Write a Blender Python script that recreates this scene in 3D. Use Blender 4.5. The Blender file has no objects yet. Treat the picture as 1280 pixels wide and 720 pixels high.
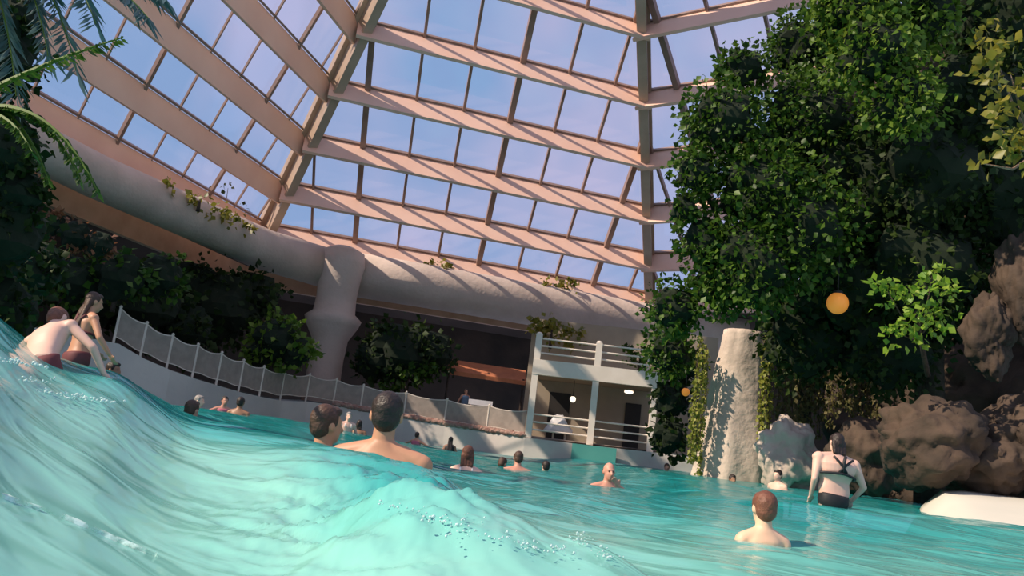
import bpy, bmesh, math, random
import numpy as np
from mathutils import Vector, Matrix, noise
random.seed(4)
rng = np.random.default_rng(7)
C = bpy.context.scene.collection
SC = bpy.context.scene

# ------------------------------------------------------------------ camera
TH, RO = math.radians(11.06), math.radians(7)
r0 = Vector((1, 0, 0)); u0 = Vector((0, -math.sin(TH), math.cos(TH))); F = Vector((0, math.cos(TH), math.sin(TH)))
R = math.cos(RO)*r0 + math.sin(RO)*u0
U = -math.sin(RO)*r0 + math.cos(RO)*u0
O = Vector((0, 0, 0.4))
cam_d = bpy.data.cameras.new('camera'); cam = bpy.data.objects.new('camera', cam_d); C.objects.link(cam)
cam_d.sensor_width = 36; cam_d.lens = 36*1000/1280; cam_d.clip_start = 0.02; cam_d.clip_end = 400
M4 = Matrix((R, U, -F)).transposed().to_4x4(); M4.translation = O
cam.matrix_world = M4
SC.camera = cam

def ray(px, py): return F*1000 + R*(px-640) + U*(360-py)
def at(px, py, y):                       # world point seen there, at forward distance y
    d = ray(px, py); return O + d*(y/d.y)
def atz(px, py, z):
    d = ray(px, py); return O + d*((z-O.z)/d.z)

# ------------------------------------------------------------------ materials
def mat(name, c1, c2=None, rough=0.6, scale=4.0, bump=0.0, bscale=None, spec=0.4, detail=4, lo=0.35, hi=0.65):
    m = bpy.data.materials.new(name); m.use_nodes = True
    nt = m.node_tree; b = nt.nodes['Principled BSDF']
    b.inputs['Roughness'].default_value = rough
    b.inputs['Specular IOR Level'].default_value = spec
    tc = nt.nodes.new('ShaderNodeTexCoord')
    n = nt.nodes.new('ShaderNodeTexNoise'); n.inputs['Scale'].default_value = scale; n.inputs['Detail'].default_value = detail
    nt.links.new(tc.outputs['Object'], n.inputs['Vector'])
    r = nt.nodes.new('ShaderNodeValToRGB')
    r.color_ramp.elements[0].position = lo; r.color_ramp.elements[1].position = hi
    c2 = c2 or tuple(x*0.8 for x in c1)
    r.color_ramp.elements[0].color = (*c1, 1); r.color_ramp.elements[1].color = (*c2, 1)
    nt.links.new(n.outputs['Fac'], r.inputs['Fac']); nt.links.new(r.outputs['Color'], b.inputs['Base Color'])
    if bump:
        n2 = nt.nodes.new('ShaderNodeTexNoise'); n2.inputs['Scale'].default_value = bscale or scale*3; n2.inputs['Detail'].default_value = 6
        nt.links.new(tc.outputs['Object'], n2.inputs['Vector'])
        bp = nt.nodes.new('ShaderNodeBump'); bp.inputs['Strength'].default_value = bump; bp.inputs['Distance'].default_value = 0.1
        nt.links.new(n2.outputs['Fac'], bp.inputs['Height']); nt.links.new(bp.outputs['Normal'], b.inputs['Normal'])
    return m

def leaf_mat(name, cols, rough=0.4, trans=0.35, spec=0.5):
    m = bpy.data.materials.new(name); m.use_nodes = True
    nt = m.node_tree; b = nt.nodes['Principled BSDF']; out = nt.nodes['Material Output']
    g = nt.nodes.new('ShaderNodeNewGeometry'); r = nt.nodes.new('ShaderNodeValToRGB')
    e = r.color_ramp.elements
    while len(e) < len(cols): e.new(0.5)
    for i, c in enumerate(cols):
        e[i].position = i/(len(cols)-1); e[i].color = (*c, 1)
    nt.links.new(g.outputs['Random Per Island'], r.inputs['Fac'])
    nt.links.new(r.outputs['Color'], b.inputs['Base Color'])
    b.inputs['Roughness'].default_value = rough; b.inputs['Specular IOR Level'].default_value = spec
    t = nt.nodes.new('ShaderNodeBsdfTranslucent'); nt.links.new(r.outputs['Color'], t.inputs['Color'])
    mx = nt.nodes.new('ShaderNodeMixShader'); mx.inputs[0].default_value = trans
    nt.links.new(b.outputs[0], mx.inputs[1]); nt.links.new(t.outputs[0], mx.inputs[2]); nt.links.new(mx.outputs[0], out.inputs[0])
    return m

def mix_transparent(name, col, fac, rough=0.5, spec=0.3, tint=(1, 1, 1)):
    m = mat(name, col, rough=rough, spec=spec); nt = m.node_tree
    b = nt.nodes['Principled BSDF']; out = nt.nodes['Material Output']
    t = nt.nodes.new('ShaderNodeBsdfTransparent'); t.inputs['Color'].default_value = (*tint, 1)
    mx = nt.nodes.new('ShaderNodeMixShader'); mx.inputs[0].default_value = fac
    nt.links.new(b.outputs[0], mx.inputs[1]); nt.links.new(t.outputs[0], mx.inputs[2]); nt.links.new(mx.outputs[0], out.inputs[0])
    return m

def glass_mat():
    m = bpy.data.materials.new('dome_glass'); m.use_nodes = True; nt = m.node_tree
    nt.nodes.remove(nt.nodes['Principled BSDF']); out = nt.nodes['Material Output']
    t = nt.nodes.new('ShaderNodeBsdfTransparent'); t.inputs['Color'].default_value = (0.95, 0.96, 1.0, 1)
    g = nt.nodes.new('ShaderNodeBsdfGlossy'); g.inputs['Roughness'].default_value = 0.08
    mx = nt.nodes.new('ShaderNodeMixShader'); mx.inputs[0].default_value = 0.04
    nt.links.new(t.outputs[0], mx.inputs[1]); nt.links.new(g.outputs[0], mx.inputs[2]); nt.links.new(mx.outputs[0], out.inputs[0])
    return m

def lamp_mat(name, col, s):
    m = bpy.data.materials.new(name); m.use_nodes = True; b = m.node_tree.nodes['Principled BSDF']
    b.inputs['Base Color'].default_value = (*col, 1); b.inputs['Emission Color'].default_value = (*col, 1)
    b.inputs['Emission Strength'].default_value = s; return m

MT = dict(
    ledge=mat('painted_timber', (.86, .56, .41), (.80, .50, .36), .6, .6),
    mullion=mat('glazing_metal', (.34, .22, .17), (.27, .17, .13), .5, 2),
    rib=mat('rib_steel', (.50, .36, .26), (.42, .30, .21), .5, 1),
    glass=glass_mat(),
    concrete=mat('ring_concrete', (.62, .49, .40), (.52, .41, .33), .85, .8, .25, 6),
    fascia=mat('fascia_board', (.62, .40, .26), (.52, .32, .20), .7, 1.2),
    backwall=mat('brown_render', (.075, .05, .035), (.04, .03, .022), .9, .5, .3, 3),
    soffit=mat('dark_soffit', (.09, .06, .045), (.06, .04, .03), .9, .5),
    deck=mat('deck_paving', (.34, .27, .22), (.27, .21, .17), .8, 2),
    poolwall=mat('pool_wall_paint', (.66, .57, .48), (.52, .46, .40), .6, .45, .1, 5),
    tealwall=mat('teal_wall_paint', (.07, .30, .25), (.10, .34, .28), .5, 1.0),
    coping=mat('red_brown_stone', (.30, .15, .11), (.42, .27, .20), .8, 6, .5, 12),
    poolfloor=mat('pool_floor_paint', (.20, .62, .60), (.26, .70, .66), .6, .5),
    beach=mat('cream_beach_paint', (.66, .62, .53), (.60, .57, .49), .6, .7),
    white=mat('white_paint', (.86, .74, .60), (.80, .68, .54), .55, 2),
    beige=mat('beige_render', (.40, .32, .22), (.34, .27, .19), .8, 1),
    dark=mat('dark_opening', (.02, .017, .015), (.03, .025, .02), .7, 2),
    net=mix_transparent('grey_netting', (.50, .41, .33), .40, .7),
    post=mat('pale_metal', (.74, .64, .52), (.62, .54, .44), .45, 3),
    rock=mat('brown_rock', (.085, .054, .036), (.028, .019, .013), .85, 1.1, .7, 3),
    palerock=mat('grey_concrete_rock', (.62, .50, .41), (.42, .34, .28), .85, .9, .5, 4),
    bark=mat('bark', (.075, .05, .035), (.04, .028, .02), .9, 6, .6, 20),
    palebark=mat('pale_bark', (.30, .20, .13), (.20, .13, .09), .9, 6, .6, 20),
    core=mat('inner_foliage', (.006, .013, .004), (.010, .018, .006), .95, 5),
    tan=mat('tan_skin', (.55, .27, .16), (.50, .24, .14), .5, 6),
    pale=mat('pale_skin', (.78, .48, .37), (.72, .43, .33), .5, 6),
    fair=mat('fair_skin', (.82, .50, .33), (.76, .45, .30), .5, 6),
    ruddy=mat('ruddy_skin', (.62, .30, .21), (.55, .25, .18), .5, 6),
    brownskin=mat('deep_tan_skin', (.34, .17, .10), (.28, .14, .08), .5, 6),
    hairdark=mat('dark_hair', (.022, .013, .010), (.035, .02, .015), .45, 30, .25, 50),
    hairbrown=mat('brown_hair', (.085, .040, .024), (.055, .028, .018), .5, 30, .25, 50),
    hairred=mat('red_brown_hair', (.20, .075, .042), (.14, .052, .03), .5, 30, .25, 50),
    hairgrey=mat('grey_hair', (.34, .30, .27), (.26, .23, .21), .5, 30, .25, 50),
    black=mat('black_fabric', (.012, .012, .014), (.02, .02, .022), .6, 10),
    maroon=mat('maroon_fabric', (.16, .035, .04), (.12, .028, .03), .7, 8),
    pink=mat('pink_fabric', (.55, .16, .20), (.48, .13, .17), .7, 8),
    white_cloth=mat('white_cloth', (.82, .78, .74), (.74, .70, .66), .8, 5),
    orange_awning=mat('terracotta_cloth', (.50, .17, .07), (.42, .14, .06), .8, 3),
    eye=mat('eye_dark', (.02, .015, .012), (.03, .02, .015), .2, 5),
    foam=mat('foam_white', (.62, .82, .76), (.50, .76, .70), .5, 8),
    globe=lamp_mat('globe_glow', (1.0, .86, .66), 1.6),
    amber=lamp_mat('amber_glow', (1.0, .34, .05), .32),
    blue_cloth=mat('blue_grey_cloth', (.16, .24, .32), (.12, .18, .25), .8, 5),
)
L = dict(
    tree=leaf_mat('tree_leaf', [(.022, .055, .006), (.045, .105, .010), (.09, .16, .018), (.03, .06, .008)], .45, .3, .25),
    dark=leaf_mat('shade_leaf', [(.012, .026, .005), (.022, .042, .008), (.04, .065, .012)], .55, .25, .2),  # leaf colour darkened in place of real shade on the crowns
    lime=leaf_mat('lime_leaf', [(.12, .26, .02), (.22, .36, .03), (.30, .40, .05)], .45, .45),
    bush=leaf_mat('bush_leaf', [(.06, .12, .012), (.11, .19, .02), (.17, .24, .03)], .5, .35, .25),
    vine=leaf_mat('vine_leaf', [(.16, .20, .025), (.26, .28, .04), (.34, .33, .07)], .5, .4),
    dryvine=leaf_mat('dry_vine_leaf', [(.10, .085, .03), (.17, .14, .05), (.12, .13, .035)], .6, .4),
    yellow=leaf_mat('yellow_leaf', [(.16, .17, .02), (.30, .25, .03), (.10, .13, .015)], .45, .45),
    blue=leaf_mat('blue_palm_leaf', [(.05, .10, .09), (.10, .17, .17), (.03, .07, .055)], .4, .3),
    rust=leaf_mat('rust_leaf', [(.22, .08, .03), (.30, .12, .05), (.12, .06, .03)], .6, .3),
)

# ------------------------------------------------------------------ object helpers
def tag(o, label=None, cat=None, group=None, kind=None):
    if label: o['label'] = label
    if cat: o['category'] = cat
    if group: o['group'] = group
    if kind: o['kind'] = kind
    return o
def obj(name, bm, m, parent=None, smooth=False):
    me = bpy.data.meshes.new(name)
    bmesh.ops.recalc_face_normals(bm, faces=bm.faces[:])
    bm.to_mesh(me); bm.free()
    me.materials.append(MT.get(m) or L.get(m) if isinstance(m, str) else m)
    if smooth: me.polygons.foreach_set('use_smooth', [True]*len(me.polygons))
    o = bpy.data.objects.new(name, me); C.objects.link(o)
    if parent:
        o.parent = parent; o.matrix_parent_inverse = Matrix.Translation(-parent.location) if parent.type == 'EMPTY' and parent.get('_world') else Matrix()
    return o
def empty(name, loc=(0, 0, 0), rotz=0.0, world=False):
    o = bpy.data.objects.new(name, None); C.objects.link(o); o.location = loc; o.rotation_euler = (0, 0, rotz)
    o.empty_display_size = .2
    if world: o['_world'] = 1          # children are given in world coordinates
    return o
def nb(): return bmesh.new()
def bar(bm, a, b, w, h, up=Vector((0, 0, 1))):           # rectangular bar a->b, width w across, h along up
    a, b = Vector(a), Vector(b); d = (b-a).normalized(); s = d.cross(up).normalized(); n = s.cross(d).normalized()
    vs = [bm.verts.new(p + s*(i*w/2) + n*(j*h/2)) for p in (a, b) for i, j in ((-1, -1), (1, -1), (1, 1), (-1, 1))]
    for q in ((0, 1, 2, 3), (7, 6, 5, 4), (0, 4, 5, 1), (1, 5, 6, 2), (2, 6, 7, 3), (3, 7, 4, 0)):
        bm.faces.new([vs[k] for k in q])
def box(bm, lo, hi):
    x0, y0, z0 = lo; x1, y1, z1 = hi
    vs = [bm.verts.new(p) for p in ((x0, y0, z0), (x1, y0, z0), (x1, y1, z0), (x0, y1, z0), (x0, y0, z1), (x1, y0, z1), (x1, y1, z1), (x0, y1, z1))]
    for q in ((3, 2, 1, 0), (4, 5, 6, 7), (0, 1, 5, 4), (1, 2, 6, 5), (2, 3, 7, 6), (3, 0, 4, 7)):
        bm.faces.new([vs[k] for k in q])
def tube(bm, pts, rs, seg=10, cap=True):
    pts = [Vector(p) for p in pts]
    if not hasattr(rs, '__len__'): rs = [rs]*len(pts)
    prev = None; rings = []
    for i, p in enumerate(pts):
        d = (pts[min(i+1, len(pts)-1)] - pts[max(i-1, 0)]).normalized()
        if prev is None:
            s = d.orthogonal().normalized()
        else:
            s = (prev - d*prev.dot(d)).normalized()
        prev = s; t = d.cross(s)
        rings.append([bm.verts.new(p + (s*math.cos(a) + t*math.sin(a))*rs[i]) for a in [2*math.pi*k/seg for k in range(seg)]])
    for a, b in zip(rings, rings[1:]):
        for k in range(seg):
            bm.faces.new((a[k], a[(k+1) % seg], b[(k+1) % seg], b[k]))
    if cap:
        bm.faces.new(rings[0][::-1]); bm.faces.new(rings[-1])
def lathe(bm, c, prof, seg=24):                          # prof: (radius, z) list
    c = Vector(c); rings = [[bm.verts.new(c + Vector((r*math.cos(2*math.pi*k/seg), r*math.sin(2*math.pi*k/seg), z))) for k in range(seg)] for r, z in prof]
    for a, b in zip(rings, rings[1:]):
        for k in range(seg): bm.faces.new((a[k], a[(k+1) % seg], b[(k+1) % seg], b[k]))
    bm.faces.new(rings[0][::-1]); bm.faces.new(rings[-1])
def ell(bm, c, r, rot=None, sub=3):
    m = Matrix.Translation(Vector(c)) @ (rot.to_4x4() if rot else Matrix()) @ Matrix.Diagonal((*r, 1))
    bmesh.ops.create_icosphere(bm, subdivisions=sub, radius=1, matrix=m)
def cap(bm, a, b, ra, rb, seg=14):
    a, b = Vector(a), Vector(b); n = 3
    d = (b-a).normalized()
    ps, rs = [], []
    for k in range(n, -1, -1):
        t = math.pi/2*k/n*.96; ps.append(a - d*ra*math.sin(t)); rs.append(ra*math.cos(t))
    for k in range(0, n+1):
        t = math.pi/2*k/n*.96; ps.append(b + d*rb*math.sin(t)); rs.append(rb*math.cos(t))
    tube(bm, ps, rs, seg)
def loft(bm, rings, seg=28):                             # rings: (centre, rx, ry, rot3x3 or None)
    rr = []
    for c, rx, ry, rot in rings:
        ring = []
        for k in range(seg):
            a = 2*math.pi*k/seg
            v = Vector((math.copysign(abs(math.cos(a))**.85, math.cos(a))*rx, math.copysign(abs(math.sin(a))**.85, math.sin(a))*ry, 0))
            if rot: v = rot @ v
            ring.append(bm.verts.new(Vector(c)+v))
        rr.append(ring)
    for a, b in zip(rr, rr[1:]):
        for k in range(seg): bm.faces.new((a[k], a[(k+1) % seg], b[(k+1) % seg], b[k]))
    bm.faces.new(rr[0][::-1]); bm.faces.new(rr[-1])
def remeshed(name, bm, m, voxel, parent, smooth_it=4):
    me = bpy.data.meshes.new('tmp'); bmesh.ops.recalc_face_normals(bm, faces=bm.faces[:]); bm.to_mesh(me); bm.free()
    t = bpy.data.objects.new('tmp', me); C.objects.link(t)
    rm = t.modifiers.new('r', 'REMESH'); rm.mode = 'VOXEL'; rm.voxel_size = voxel
    sm = t.modifiers.new('s', 'SMOOTH'); sm.factor = .5; sm.iterations = smooth_it
    bpy.context.view_layer.update()
    ev = t.evaluated_get(bpy.context.evaluated_depsgraph_get())
    me2 = bpy.data.meshes.new_from_object(ev); me2.name = name
    bpy.data.objects.remove(t); bpy.data.meshes.remove(me)
    me2.materials.clear(); me2.materials.append(MT[m])
    me2.polygons.foreach_set('use_smooth', [True]*len(me2.polygons))
    o = bpy.data.objects.new(name, me2); C.objects.link(o)
    if parent: o.parent = parent
    return o
def rocky(bm, amp, sc, seed=0, octs=4):
    off = Vector((seed*7.3, seed*3.1, seed*5.7))
    bm.normal_update()
    for v in bm.verts:
        d = noise.fractal(v.co*sc + off, .9, 2.1, octs) + .5*abs(noise.noise(v.co*sc*.6+off))
        v.co += v.normal*d*amp

# ------------------------------------------------------------------ leaves
def leaves(name, pts, dirs, size, m, parent=None, width=.42, var=.4, fold=.12):
    n = len(pts); pts = np.asarray(pts, float); dirs = np.asarray(dirs, float)
    dirs /= np.linalg.norm(dirs, axis=1)[:, None]+1e-9
    r = rng.normal(size=(n, 3)); s = np.cross(dirs, r); s /= np.linalg.norm(s, axis=1)[:, None]+1e-9
    nn = np.cross(s, dirs)
    sz = (size*(1+var*(rng.random(n)*2-1)))[:, None]
    v = np.empty((n, 4, 3))
    v[:, 0] = pts
    v[:, 1] = pts + sz*(.45*dirs + width*s + fold*nn)
    v[:, 2] = pts + sz*dirs
    v[:, 3] = pts + sz*(.45*dirs - width*s + fold*nn)
    me = bpy.data.meshes.new(name); me.vertices.add(4*n); me.vertices.foreach_set('co', v.reshape(-1))
    idx = np.empty((n, 6), np.int32); b = np.arange(n)*4
    for j, k in enumerate((0, 1, 2, 0, 2, 3)): idx[:, j] = b+k
    me.loops.add(6*n); me.loops.foreach_set('vertex_index', idx.reshape(-1))
    me.polygons.add(2*n); me.polygons.foreach_set('loop_start', np.arange(2*n, dtype=np.int32)*3)
    me.update(calc_edges=True); me.validate()
    me.materials.append(L[m])
    o = bpy.data.objects.new(name, me); C.objects.link(o)
    if parent: o.parent = parent
    return o
def cloud(blobs, dens, droop=.5, shell=.55):             # blobs: (centre, radius(xyz)) -> points and directions
    P, D = [], []
    for c, r in blobs:
        r = np.array(r if hasattr(r, '__len__') else (r, r, r), float)
        n = max(8, int(dens*(r[0]*r[1]*r[2])**(2/3)))
        d = rng.normal(size=(n, 3)); d /= np.linalg.norm(d, axis=1)[:, None]
        rad = shell + (1.1-shell)*rng.random(n)**.8
        # clumps: pull leaves towards twig ends
        k = max(3, n//22); tw = rng.normal(size=(k, 3)); tw /= np.linalg.norm(tw, axis=1)[:, None]; tr = shell+(1.12-shell)*rng.random(k)
        pick = rng.integers(0, k, n); mixf = (.72*(rng.random(n) < .75))[:, None]
        p = (d*rad[:, None])*(1-mixf) + (tw[pick]*tr[pick][:, None])*mixf
        P.append(np.array(c)+p*r); D.append(p + rng.normal(size=(n, 3))*.8 + np.array([0, 0, -droop]))
    return np.concatenate(P), np.concatenate(D)
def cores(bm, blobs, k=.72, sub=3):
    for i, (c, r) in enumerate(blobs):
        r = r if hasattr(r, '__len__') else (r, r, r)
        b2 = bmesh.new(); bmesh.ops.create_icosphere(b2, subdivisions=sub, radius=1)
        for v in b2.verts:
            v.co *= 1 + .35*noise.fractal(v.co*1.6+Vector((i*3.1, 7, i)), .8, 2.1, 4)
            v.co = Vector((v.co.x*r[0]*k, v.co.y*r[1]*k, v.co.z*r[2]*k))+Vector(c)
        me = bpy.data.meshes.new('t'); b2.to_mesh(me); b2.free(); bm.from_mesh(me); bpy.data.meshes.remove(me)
def B(px, py, y, rp, ry=None):                           # blob centred on a sight line, radius given in hundredths of a radian-ish
    r = rp*y/1000; return (at(px, py, y), (r, ry or r*.9, r))
def tree(name, label, cat, blobs, trunk, m, size, dens, group=None, core=True, droop=.5, bark='bark', trunk_r=.2, k=.7, branches=True):
    base = Vector(trunk[0]); e = empty(name, base); tag(e, label, cat, group)
    lb = [(Vector(c)-base, r) for c, r in blobs]
    p, d = cloud(lb, dens, droop)
    leaves('foliage', p, d, size, m, e)
    if core:
        for q_ in lb: bm = nb(); cores(bm, [q_], k); obj('foliage_core', bm, 'core', e)  # dark opaque filler blob added inside each leaf clump
    bm = nb(); tp = [Vector(q)-base for q in trunk]
    tube(bm, tp, [trunk_r*(1-.5*i/(len(tp)-1)) for i in range(len(tp))], 9)
    obj('trunk', bm, bark, e, True)
    if branches:
        for c, r in lb[:7]:
            bm = nb(); c = Vector(c); s = tp[-1]*.65+tp[0]*.35
            mid = s.lerp(c, .5)+Vector((0, 0, -.1*(c-s).length))
            tube(bm, [s, mid, c], [trunk_r*.45, trunk_r*.3, trunk_r*.12], 7); obj('branch', bm, bark, e, True)
    return e

# ------------------------------------------------------------------ dome
CB = [None]*4
CB[1] = atz(322, 297, 9); CB[2] = atz(813, 384, 9)
P0 = atz(44, 150, 9)
CB[0] = CB[1] + (P0-CB[1]).normalized()*21.6
def rot2(v, a): return Vector((v.x*math.cos(a)-v.y*math.sin(a), v.x*math.sin(a)+v.y*math.cos(a), v.z))
CB[3] = CB[2] + rot2((CB[2]-CB[1]), -math.radians(50))
d = ray(786, -702); APEX = O + d*(22.3/1000)
TIERS = [.03, .117, .21, .305, .40, .495, .59, .69, .80]
LW = 1.55
def facet(i, j, nm):
    a, b = CB[i], CB[j]; e = empty(nm, (a+b)/2, world=True); tag(e, kind='structure')
    foot_s = (APEX-a).dot(b-a)/(b-a).length_squared; foot = a.lerp(b, foot_s)
    up = (APEX-foot); un = up.normalized(); n = (b-a).cross(up).normalized()
    ctr = Vector((0, 17, 0))
    if n.dot(ctr-(a+b)/2) < 0: n = -n
    bm = nb(); t = .97
    q = [a, b, b.lerp(APEX, t), a.lerp(APEX, t)]
    f1 = [bm.verts.new(p-n*.05) for p in q]; f2 = [bm.verts.new(p-n*.08) for p in q]
    bm.faces.new(f1); bm.faces.new(f2[::-1])
    obj('glass_pane', bm, 'glass', e)
    ldir, lw = ((n*.66-un*.75), 1.05) if i == 0 else (n, 1.4)
    mdir = {0: -ray(-320, 838), 1: -ray(340, 1530)}.get(i, up).normalized()
    mdir = (mdir-n*mdir.dot(n)).normalized()
    if i == 0: mdir = (mdir*.62+un*.38).normalized()
    ab = (b-a); abn = ab.normalized()
    for t in TIERS:
        p, q = a.lerp(APEX, t), b.lerp(APEX, t)
        bm = nb(); bar(bm, p+ldir*lw/2, q+ldir*lw/2, .14, lw, ldir)
        obj('purlin', bm, 'ledge', e)
        bm = nb(); bar(bm, p+un*.12, q+un*.12, .09, .16, n); obj('glazing_bead', bm, 'mullion', e)
    N = 11 if i == 0 else 10
    for k in range(N+1 if False else N):
        s = (k+.22)/N if i == 1 else (k+.5)/N
        p = a.lerp(b, s)
        # run up the facet until a rib is met
        best = 60.0
        for c0 in (a, b):
            e1 = (APEX-c0); w0 = p-c0
            # solve p + mdir*x = c0 + e1*y in the facet plane
            ax, ay = mdir.dot(abn), mdir.dot(un); ex, ey = e1.dot(abn), e1.dot(un); wx, wy = w0.dot(abn), w0.dot(un)
            det = ex*ay-ax*ey
            if abs(det) > 1e-6:
                x_ = (wx*ey-ex*wy)/det; y_ = (ay*wx*1.0-ax*wy)/det
                if x_ > .3 and 0 < y_ < 1: best = min(best, x_)
        if best > 50: continue
        thick = (k % 3 == 2)
        w, dp = ((.26, .30) if thick else (.12, .2)) if i else ((.13, .16) if thick else (.055, .09))
        bm = nb(); bar(bm, p+n*dp/2, p+mdir*best+n*dp/2, w, dp, n)
        obj('mullion', bm, 'mullion' if not (i == 0) else 'mullion', e)
    return n
n0 = facet(0, 1, 'window_1'); n1 = facet(1, 2, 'window_2'); n2 = facet(2, 3, 'window_3')
for k, (ci, na, nb_) in enumerate(((1, n0, n1), (2, n1, n2), (0, n0, n0), (3, n2, n2))):
    n = (na+nb_).normalized(); c = CB[ci]
    bm = nb()
    bar(bm, c+n*.6, c.lerp(APEX, .97)+n*.6, .18, 1.0, n)
    bar(bm, c+n*1.05, c.lerp(APEX, .97)+n*1.05, .4, .16, n)
    bar(bm, c+n*.1, c.lerp(APEX, .97)+n*.1, .6, .3, n)
    tag(obj('dome_rib', bm, 'rib'), 'long brown steel rib running up the glass dome between two facets', 'rib', 'ribs of the glass dome', 'structure')

# low roof ring and outer wall behind the dome base
cen = Vector((2.7, 18, 0))
def ringpt(c, k, z): v = (c-cen); v.z = 0; return cen + v*k + Vector((0, 0, z))
path = [CB[0]+(CB[0]-CB[1])*.55] + CB[:4] + [CB[3]+rot2(CB[3]-CB[2], -math.radians(50))*.7]
bm = nb()
top = [bm.verts.new(ringpt(c, 1.0, 9.0)) for c in path]; out = [bm.verts.new(ringpt(c, 1.42, 7.2)) for c in path]
top2 = [bm.verts.new(ringpt(c, 1.0, 8.8)) for c in path]; out2 = [bm.verts.new(ringpt(c, 1.42, 7.0)) for c in path]
for k in range(len(path)-1):
    bm.faces.new((top[k], top[k+1], out[k+1], out[k])); bm.faces.new((top2[k], out2[k], out2[k+1], top2[k+1]))
    bm.faces.new((top[k], top2[k], top2[k+1], top[k+1]))
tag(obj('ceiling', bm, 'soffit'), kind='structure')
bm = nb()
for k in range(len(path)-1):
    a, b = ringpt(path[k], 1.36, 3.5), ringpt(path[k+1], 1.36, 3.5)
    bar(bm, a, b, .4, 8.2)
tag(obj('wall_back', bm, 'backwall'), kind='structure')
bm = nb()
for k in range(len(path)-1):
    a, b = ringpt(path[k], 1.04, 7.15), ringpt(path[k+1], 1.04, 7.15)
    bar(bm, a, b, .3, .95)
tag(obj('trim_1', bm, 'fascia'), kind='structure')

# ring beam and its column
rb = empty('ring_beam', atz(425, 335, 7.4), world=True)
tag(rb, 'massive grey concrete tube beam curving under the foot of the glass dome', 'beam', kind='structure')
def TB(px, py): return atz(px, py, 7.8)
bm = nb(); tube(bm, [TB(-60, 135), TB(40, 180), TB(120, 220), TB(230, 268), TB(330, 312), TB(425, 340)], [.72, .74, .78, .85, .95, 1.0], 28); obj('beam_segment', bm, 'concrete', rb, True)
bm = nb(); tube(bm, [TB(425, 340), TB(530, 357), TB(640, 376), TB(740, 393), TB(830, 408), TB(930, 420)], 1.12, 28); obj('beam_segment', bm, 'concrete', rb, True)
cc = at(426, 340, 38.14); g = at(418, 480, 38.14)
bm = nb(); lathe(bm, (cc.x, cc.y, 0), [(.85, .5), (.82, 2.2), (.80, 3.4), (.86, 4.3), (1.25, 5.0), (1.35, 5.3), (1.0, 5.6), (.95, 6.3), (1.0, 7.2), (1.12, 8.0), (1.0, 8.6), (.5, 8.85)], 32)
obj('column', bm, 'concrete', rb, True)

# ------------------------------------------------------------------ pool shell, deck, fence
posts = [((142, 427), 24), ((175, 446), 24.6), ((208, 460), 25.2), ((240, 471), 26), ((270, 480), 27), ((298, 488), 28.2), ((324, 494), 29.6), ((350, 499), 31.5),
         ((382, 500), 33), ((416, 505), 34), ((450, 512), 34.6), ((504, 521), 34.8), ((555, 530), 34.5), ((608, 538), 34), ((655, 545), 33.2)]
FB = [at(px, py, y) for (px, py), y in posts]
ext0 = [FB[0] + (FB[0]-FB[1]).normalized()*q for q in (18, 10, 4)]
for e_ in ext0: e_.z = FB[0].z+.1
wallpath = ext0 + FB + [at(738, 555, 32.6), at(812, 563, 32.4), at(870, 570, 32), at(940, 575, 31.5)]
cenp = Vector((3, 12, 0))
def inw(p, k): v = (cenp-p); v.z = 0; return p + v.normalized()*k
def wall_strip(name, pts, m, z0=-1.6, th=.5, inset=.35, cut=.06):
    bm = nb(); rows = []
    for p in pts:
        f, b = inw(p, inset), inw(p, inset-th)
        rows.append([bm.verts.new((f.x, f.y, z0)), bm.verts.new((f.x, f.y, p.z-cut)), bm.verts.new((b.x, b.y, p.z-cut)), bm.verts.new((b.x, b.y, z0))])
    for a, b in zip(rows, rows[1:]):
        for k in range(4): bm.faces.new((a[k], a[(k+1) % 4], b[(k+1) % 4], b[k]))
    bm.faces.new(rows[0]); bm.faces.new(rows[-1][::-1])
    return tag(obj(name, bm, m), kind='structure')
wall_strip('wall_left', wallpath, 'poolwall')
# teal painted bay in the wall below the balcony
a, b = inw(at(714, 552, 32.8), .62), inw(at(770, 558, 32.5), .62)
bm = nb(); bar(bm, Vector((a.x, a.y, .1)), Vector((b.x, b.y, .1)), .1, 1.35); tag(obj('trim_2', bm, 'tealwall'), kind='structure')
bm = nb()
for p, q in zip(FB[9:], FB[10:]):
    n = 7
    for k in range(n):
        c = inw(p.lerp(q, (k+.5)/n), .28)
        b2 = nb(); bmesh.ops.create_icosphere(b2, subdivisions=2, radius=1)
        for v in b2.verts: v.co = Vector((v.co.x*.16*(p-q).length/1.0, v.co.y*.14, v.co.z*(.10+.05*random.random())))*(1+.2*noise.noise(v.co*2+Vector((k, 0, p.x)))) + c + Vector((0, 0, .03))
        me = bpy.data.meshes.new('t'); b2.to_mesh(me); b2.free(); bm.from_mesh(me); bpy.data.meshes.remove(me)
tag(obj('stone_coping', bm, 'coping'), 'row of red brown edging stones on the pool wall under the fence', 'coping', kind='structure')
bm = nb(); rows = []
for p in wallpath:
    b = inw(p, -9); rows.append([bm.verts.new(p), bm.verts.new((b.x, b.y, p.z))])
for r_, s_ in zip(rows, rows[1:]): bm.faces.new((r_[0], r_[1], s_[1], s_[0]))
tag(obj('pool_deck', bm, 'deck'), kind='structure')

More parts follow.
